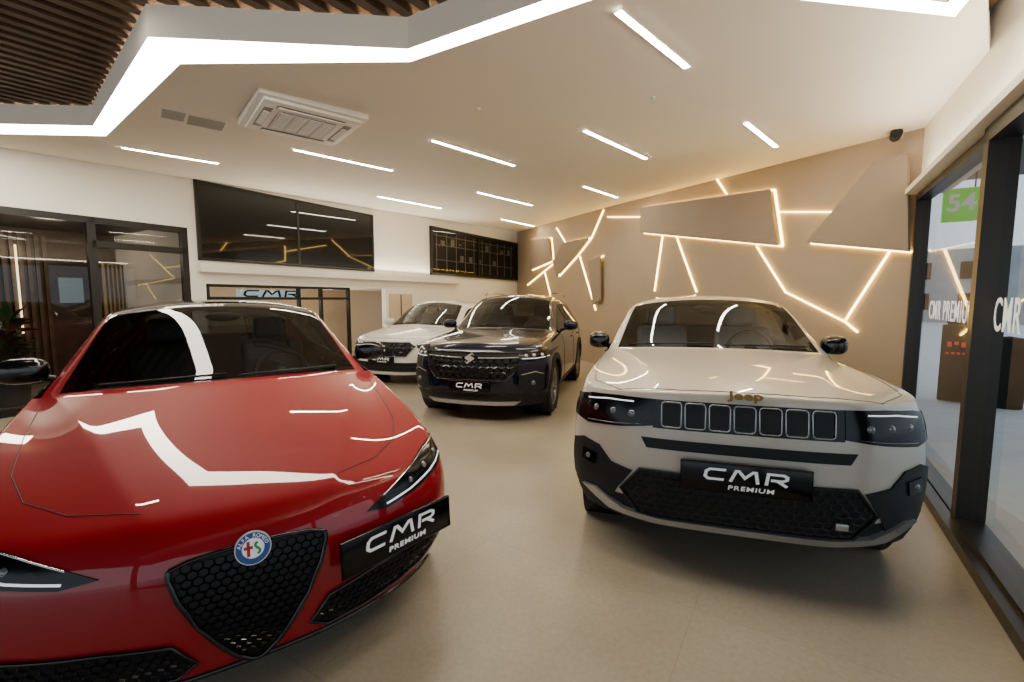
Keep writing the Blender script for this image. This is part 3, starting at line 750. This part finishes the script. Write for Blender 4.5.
for s_ in (1,-1):
    f=(lambda p:p) if s_==1 else mir
    po=f([(.18,.225),(.25,.320),(.42,.350),(.70,.375),(.86,.38),(.85,.32),(.68,.235),(.42,.195),(.24,.185)])
    it=decal(car,'lower_intake',po,M['sblack'],off=.004,res=.03)
    hexes(car,'intake_mesh',po,M['gblack'],.028,.012,it,.78,1.2);line(car,'intake_edge',po,.006,M['gblack'],it,off=.008,closed=True)
    hp=f([(.42,.588),(.50,.626),(.62,.676),(.75,.718),(.87,.748),(.928,.735),(.938,.690),(.89,.650),(.79,.620),(.66,.594),(.52,.574)])
    h=decal(car,'headlight',hp,M['lens'],off=.006,res=.02)
    line(car,'running_light',f([(.51,.590),(.64,.608),(.77,.638),(.88,.672)]),.004,M['drl'],h,off=.008)
    line(car,'chrome_edge',f([(.50,.624),(.62,.672),(.75,.712),(.87,.740)]),.003,M['chrome'],h,off=.008)
    for (x,z,r_) in ((.65,.640,.017),(.745,.670,.019),(.835,.698,.017)):
        P,N=proj(car,s_*x,z,'F');B().sph(P-N*.005,(r_,r_,r_),16).done('projector',M['lamp'],h)
    mirror_w(car,s_,1.0,1.93,1.06,M['gblack'])
line(car,'front_splitter',[(-.78,.165),(-.3,.155),(0,.15),(.3,.155),(.78,.165)],.012,M['gblack'],off=.0)
for s_ in (1,-1):
    line(car,'bonnet_seam',[(s_*.83,1.45),(s_*.79,1.0),(s_*.74,.62),(s_*.66,.40),(s_*.52,.25),(s_*.32,.15)],.002,M['sblack'],ax='T')
plate(car,(.555,.02,.465),.57,.148,R(18),R(-3))
P,N=proj(car,0,.585,'F')
mt=Matrix.Translation(P+N*.012)@Matrix.Rotation(R(80),4,'X')
def disc(r0,r1,z0,z1,m,nm,par):
    t=B().lathe([(r0,0),(r0,z1),(r1,z1),(r1,0)],mt@Matrix.Rotation(-math.pi/2,4,'Y'),40);return t.done(nm,m,par)
em=disc(.0001,.058,0,.010,M['satin'],'emblem',car.root)
disc(.036,.054,0,.0125,M['blue'],'emblem_ring',em);disc(.0001,.034,0,.0125,M['wtext'],'emblem_centre',em)
b_=B();b_.box((-.015,0,.0135),(.010,.052,.002)).box((-.015,.004,.0135),(.028,.010,.002));bmesh.ops.transform(b_.bm,matrix=mt,verts=b_.bm.verts[:]);b_.done('emblem_cross',M['ered'],em)
b_=B();b_.tube([(.014+.007*math.sin(k*.9),-.022+k*.006,.0135) for k in range(8)],.0045,6);bmesh.ops.transform(b_.bm,matrix=mt,verts=b_.bm.verts[:]);b_.done('emblem_serpent',M['egreen'],em)
word='ALFA ROMEO'
for k,ch in enumerate(word):
    if ch==' ':continue
    a=R(162-k*(144/9));me=textmesh(ch,h=.012,ext=.0008,bold=.0)
    t=fin('emblem_letter',me,M['wtext'],em);t.matrix_local=mt@Matrix.Translation((.045*math.cos(a),.045*math.sin(a),.0135))@Matrix.Rotation(a-math.pi/2,4,'Z')
# ---- beige SUV
sp=dict(L=4.08,hw=.895,zs=.235,zc=1.115,zr=1.525,zb=1.04,nys=.27,p=4.5,suv=True,
 s0=[(.82,.235),(.90,.37),(.915,.58),(.905,.80),(.84,.955),(.60,.972),(.40,.98),(.2,.988),(0,.99)],
 nose=[.06,.0,.0,.01,.05],
 y1=(.24,.39),s1=[(.83,.235),(.91,.37),(.918,.60),(.905,.83),(.85,.992),(.62,.992),(.45,1.028),(.2,1.035),(0,1.035)],
 y2=(.75,.90),s2=[(.82,.235),(.90,.37),(.905,.62),(.895,.87),(.845,1.018),(.68,1.02),(.52,1.068),(.24,1.078),(0,1.078)],
 yc=(1.12,1.45),yh=(1.86,2.05),rx=.615,yB=2.50,yR0=3.25,yR1=3.72,dzr=-.05,yW=3.95,zd=1.02,
 Rw=.335,ax=.80,wb=2.56,hm=M['sand'],fc=.6,hc=.8,nc=.6,seatm=M['plastic'],wx=.73)
car=carbase(sp,'compact_suv','pale beige compact SUV with seven slot grille beside the glass wall',(1.167,2.23),17,M['sand'],4)
band=[(-.45,.940),(.45,.940),(.44,.79),(-.44,.79)]
g=decal(car,'grille',band,M['lens'],off=.004)
for k in range(7):
    cx=(k-3)*.116;w,h=.049,.064;po=[]
    for (sx,sz) in ((1,1),(-1,1),(-1,-1),(1,-1)):
        for t in range(4):
            a={(1,1):0,(-1,1):90,(-1,-1):180,(1,-1):270}[(sx,sz)]+t*30
            po.append((cx+sx*(w-.016)+.016*math.cos(R(a)),.866+sz*(h-.016)+.016*math.sin(R(a))))
    line(car,'grille_slot',po,.0034,M['silver'],g,off=.010,closed=True)
    decal(car,'slot_inner',[(cx+(a-cx)*.84,.866+(c-.866)*.86) for a,c in po],M['sblack'],g,off=.007,th=.01)
s1=[(-.50,.735),(.50,.735),(.47,.680),(-.47,.680)]
it=decal(car,'upper_intake',s1,M['sblack'],off=.003);
lo=[(-.50,.56),(.50,.56),(.60,.43),(.50,.300),(-.50,.300),(-.60,.43)]
it=decal(car,'lower_intake',lo,M['sblack'],off=.006);hexes(car,'intake_mesh',lo,M['clad'],.040,.016,it,.7,1.3)
line(car,'intake_edge',lo,.008,M['clad'],it,off=.012,closed=True)
sk=[(-.82,.375),(-.74,.385),(-.58,.312),(-.40,.298),(.40,.298),(.58,.312),(.74,.385),(.82,.375),(.66,.285),(.40,.262),(-.40,.262),(-.66,.285)]
decal(car,'skid_plate',sk,M['silver'],off=.026,th=.03)
P,N=proj(car,.44,.38,'F');B().box(P+N*.02,(.055,.02,.035),None,.005).done('front_sensor',M['silver'],car.root)
for s_ in (1,-1):
    f=(lambda p:p) if s_==1 else mir
    hp=f([(.44,.940),(.62,.938),(.78,.925),(.88,.90),(.910,.87),(.905,.78),(.80,.752),(.60,.775),(.44,.80)])
    h=decal(car,'headlight',hp,M['lens'],off=.008,res=.02)
    line(car,'running_light',f([(.54,.915),(.68,.910),(.80,.892)]),.004,M['drl'],h,off=.008)
    line(car,'lamp_edge',f([(.50,.80),(.64,.785),(.80,.77)]),.004,M['dkchrome'],h,off=.008)
    for x in (.55,.65,.75):
        P,N=proj(car,s_*x,.85,'F');B().sph(P-N*.006,(.026,.02,.022),16,None,.8).done('projector',M['lamp'],h)
    cl=f([(.54,.54),(.66,.565),(.73,.64),(.83,.66),(.917,.62),(.92,.36),(.87,.25),(.66,.25),(.66,.33),(.62,.42)])
    c_=decal(car,'corner_cladding',cl,M['clad'],off=.010,th=.02,res=.03)
    fg=f([(.74,.59),(.82,.60),(.83,.53),(.75,.52)])
    fo=decal(car,'fog_lamp',fg,M['lens'],off=.018,res=.02)
    P,N=proj(car,s_*.785,.56,'F');B().sph(P+N*.014,(.020,.012,.018),14).done('fog_lens',M['lamp'],fo)
    mirror_w(car,s_,.90,1.62,1.12,M['gblack'],.088,.072)
line(car,'bonnet_seam',[(-.83,1.2),(-.81,.6),(-.78,.32),(-.62,.13),(-.3,.08),(0,.075),(.3,.08),(.62,.13),(.78,.32),(.81,.6),(.83,1.2)],.0025,M['sblack'],ax='T')
plate(car,(0,-.035,.575),.60,.155,0,R(-2))
me=textmesh('Jeep',w=.165,h=.058,ext=.004,bold=.02);t=fin('badge_lettering',me,M['gold'],car.root)
P,N=proj(car,0,.972,'F');t.matrix_local=Matrix.Translation(P+Vector((0,-.008,.008)))@Matrix.Rotation(R(62),4,'X')
# ---- navy SUV
sp=dict(L=4.30,hw=.8925,zs=.22,zc=1.08,zr=1.57,zb=1.01,nys=.32,p=3.2,suv=True,
 s0=[(.78,.22),(.86,.35),(.88,.55),(.865,.75),(.78,.88),(.58,.915),(.40,.935),(.2,.945),(0,.95)],
 nose=[.06,.0,.0,.01,.09],
 y1=(.30,.48),s1=[(.80,.22),(.89,.35),(.897,.58),(.885,.79),(.80,.93),(.62,.965),(.43,.98),(.2,.985),(0,.985)],
 y2=(.78,.94),s2=[(.80,.22),(.885,.35),(.895,.60),(.885,.84),(.81,.97),(.65,1.01),(.45,1.03),(.2,1.035),(0,1.035)],
 yc=(1.15,1.50),yh=(2.0,2.2),rx=.585,yB=2.62,yR0=3.4,yR1=3.85,dzr=-.07,yW=4.15,zd=1.05,wx=.71,
 Rw=.345,ax=.86,wb=2.60,hm=M['navy'],fc=.4,nc=.3,rim=M['alloy'],wt=M['silver'])
car=carbase(sp,'family_suv','dark navy SUV with wide black grille and roof rails, parked in the middle',(-.5,5.3),15,M['navy'],3)
gp=[(-.55,.85),(.55,.85),(.57,.77),(.53,.64),(.44,.53),(-.44,.53),(-.53,.64),(-.57,.77)]
g=decal(car,'grille',gp,M['sblack'],off=.004,res=.05);hexes(car,'grille_mesh',gp,M['lens'],.07,.014,g,.65,1.3)
line(car,'chrome_bar',[(-.56,.80),(-.1,.79)],.008,M['silver'],g,off=.012);line(car,'chrome_bar',[(.1,.79),(.56,.80)],.008,M['silver'],g,off=.012)
line(car,'grille_surround',gp,.010,M['gblack'],g,off=.01,closed=True)
P,N=proj(car,0,.79,'F')
b_=B();k=.068
pts=[(.55,1),(-1,.1),(-1,-.05),(-.1,-.45),(-.7,-.7),(-1,-.45),(-.55,-1),(1,-.1),(1,.05),(.1,.45),(.7,.7),(1,.45)]
b_.prism([(P.x+a*k*.85,P.y-.03,P.z+c*k) for a,c in pts],(0,.012,0));b_.done('emblem',M['satin'],car.root)
lo=[(-.52,.39),(.52,.39),(.46,.29),(-.46,.29)];it=decal(car,'lower_intake',lo,M['sblack'],off=.004,res=.05)
for z in (.32,.345,.37): line(car,'intake_bar',[(-.46,z),(.46,z)],.005,M['clad'],it,off=.008)
decal(car,'skid_plate',[(-.58,.28),(.58,.28),(.50,.235),(-.50,.235)],M['silver'],off=.018,th=.03,res=.05)
for s_ in (1,-1):
    f=(lambda p:p) if s_==1 else mir
    hp=f([(.575,.85),(.72,.855),(.87,.87),(.90,.845),(.885,.79),(.74,.775),(.60,.775)])
    h=decal(car,'headlight',hp,M['lens'],off=.008,res=.03)
    for x in (.64,.72,.80):
        P,N=proj(car,s_*x,.82,'F');B().sph(P+N*.004,(.024,.02,.018),14).done('projector',M['satin'],h)
    line(car,'running_light',f([(.60,.785),(.74,.782),(.86,.795)]),.005,M['drl'],h,off=.008)
    fp=f([(.58,.60),(.76,.64),(.84,.60),(.83,.42),(.66,.36),(.56,.42)])
    fo=decal(car,'fog_housing',fp,M['clad'],off=.010,res=.05);P,N=proj(car,s_*.72,.5,'F')
    B().sph(P+N*.012,(.030,.02,.030),14).done('fog_lens',M['lamp'],fo);line(car,'fog_trim',f([(.60,.60),(.74,.63),(.82,.60)]),.005,M['silver'],fo,off=.014)
    mirror_w(car,s_,.96,1.72,1.10,M['navy'],.105,.07)
    B().tube([(s_*.55,2.3,1.545),(s_*.555,2.4,1.575),(s_*.56,3.0,1.585),(s_*.55,3.7,1.555),(s_*.54,3.8,1.53)],.010,8).done('roof_rail',M['dkchrome'],car.root)
line(car,'bonnet_seam',[(-.78,1.2),(-.74,.6),(-.66,.32),(-.4,.15),(0,.12),(.4,.15),(.66,.32),(.74,.6),(.78,1.2)],.0035,M['sblack'],ax='T')
plate(car,(0,-.03,.455),.50,.14)
# ---- white hatchback
sp=dict(L=4.06,hw=.89,zs=.19,zc=.99,zr=1.47,zb=.96,nys=.36,p=2.8,
 s0=[(.74,.19),(.84,.31),(.87,.48),(.85,.64),(.76,.755),(.56,.785),(.39,.80),(.19,.81),(0,.815)],
 nose=[.07,.0,.0,.02,.11],
 y1=(.36,.52),s1=[(.80,.19),(.88,.32),(.89,.52),(.88,.71),(.80,.835),(.60,.86),(.42,.87),(.2,.88),(0,.88)],
 y2=(.80,.98),s2=[(.80,.19),(.88,.32),(.89,.55),(.885,.78),(.81,.90),(.63,.93),(.44,.94),(.2,.945),(0,.945)],
 yc=(1.12,1.47),yh=(1.95,2.15),rx=.58,yB=2.55,yR0=3.2,yR1=3.6,dzr=-.06,yW=3.9,zd=1.0,wx=.71,
 Rw=.32,ax=.80,wb=2.56,hm=M['white'],fc=.3)
car=carbase(sp,'hatchback_car','white hatchback car parked behind the dark navy one, farthest from the camera',(-2.22,7.7),19,M['white'],3)
gp=[(-.46,.75),(.46,.75),(.57,.68),(.44,.51),(-.44,.51),(-.57,.68)]
g=decal(car,'grille',gp,M['sblack'],off=.004,res=.05);line(car,'grille_surround',gp,.009,M['silver'],g,off=.01,closed=True);hexes(car,'grille_mesh',gp,M['lens'],.06,.01,g,.7,1.3)
P,N=proj(car,0,.65,'F')
B().prism([(P.x+a,P.y-.02,P.z+c) for a,c in ((-.06,.05),(.06,.05),(.06,.03),(-.01,.012),(-.06,.012))],(0,.01,0)).prism([(P.x+a,P.y-.02,P.z+c) for a,c in ((.06,-.05),(-.06,-.05),(-.06,-.03),(.01,-.012),(.06,-.012))],(0,.01,0)).done('emblem',M['satin'],car.root)
lo=[(-.70,.41),(.70,.41),(.60,.25),(-.60,.25)];it=decal(car,'lower_intake',lo,M['sblack'],off=.004,res=.05);hexes(car,'intake_mesh',lo,M['clad'],.06,.01,it,.7,1.3)
for s_ in (1,-1):
    f=(lambda p:p) if s_==1 else mir
    h=decal(car,'headlight',f([(.57,.715),(.66,.75),(.80,.785),(.885,.78),(.870,.70),(.76,.655),(.60,.65)]),M['lens'],off=.006,res=.03)
    line(car,'running_light',f([(.59,.71),(.67,.737),(.84,.768)]),.006,M['drl'],h,off=.008)
    P,N=proj(car,s_*.73,.71,'F');B().sph(P+N*.004,(.030,.02,.026),14).done('projector',M['lamp'],h)
    fo=decal(car,'fog_housing',f([(.64,.52),(.82,.55),(.85,.44),(.70,.43)]),M['sblack'],off=.005,res=.05)
    mirror_w(car,s_,.95,1.66,1.02,M['white'],.105,.07)
line(car,'bonnet_seam',[(-.77,1.2),(-.72,.6),(-.62,.38),(-.4,.2),(0,.14),(.4,.2),(.62,.38),(.72,.6),(.77,1.2)],.0035,M['sblack'],ax='T')
plate(car,(0,-.03,.46),.52,.12)
# ------------------------------------------------------------ light
w=bpy.data.worlds.new('World');bpy.context.scene.world=w;w.use_nodes=True
bg=w.node_tree.nodes['Background'];bg.inputs[0].default_value=(.78,.88,.98,1);bg.inputs[1].default_value=1.5
def plight(p,e,c=(1,.8,.55),r_=.15):
    l=bpy.data.lights.new('l','POINT');l.energy=e;l.color=c;l.shadow_soft_size=r_;o=bpy.data.objects.new('room_light',l);COL.objects.link(o);o.location=p
plight(LP(t350-.3,1.45,-1.2),50);plight(LP((t206+t350)/2,1.5,-1.4),30,(1,.9,.8));plight(LP(t187+1.2,2.3,-1.8),28);plight(LP(t187+4,2.3,-1.8),16)
def add_ceiling_fill(p,tilt_dir,length,e):
    # unseen fill light added above a ledge to brighten the ceiling
    l=bpy.data.lights.new('added_ceiling_fill','AREA');l.shape='RECTANGLE';l.size=length;l.size_y=.06;l.energy=e;l.color=(1,.88,.70)
    o=bpy.data.objects.new('added_ceiling_fill',l);COL.objects.link(o)
    z=-(Vector((0,0,1))+tilt_dir*.7).normalized();x=U;y=z.cross(x).normalized()
    o.matrix_world=Matrix.Translation(p)@Matrix((x,y,z)).transposed().to_4x4()
add_ceiling_fill(LP(6.4,2.10,.09),LN,6.0,85)
add_ceiling_fill(GP(3.0,GZ+.09,.08),GN,5.5,45)
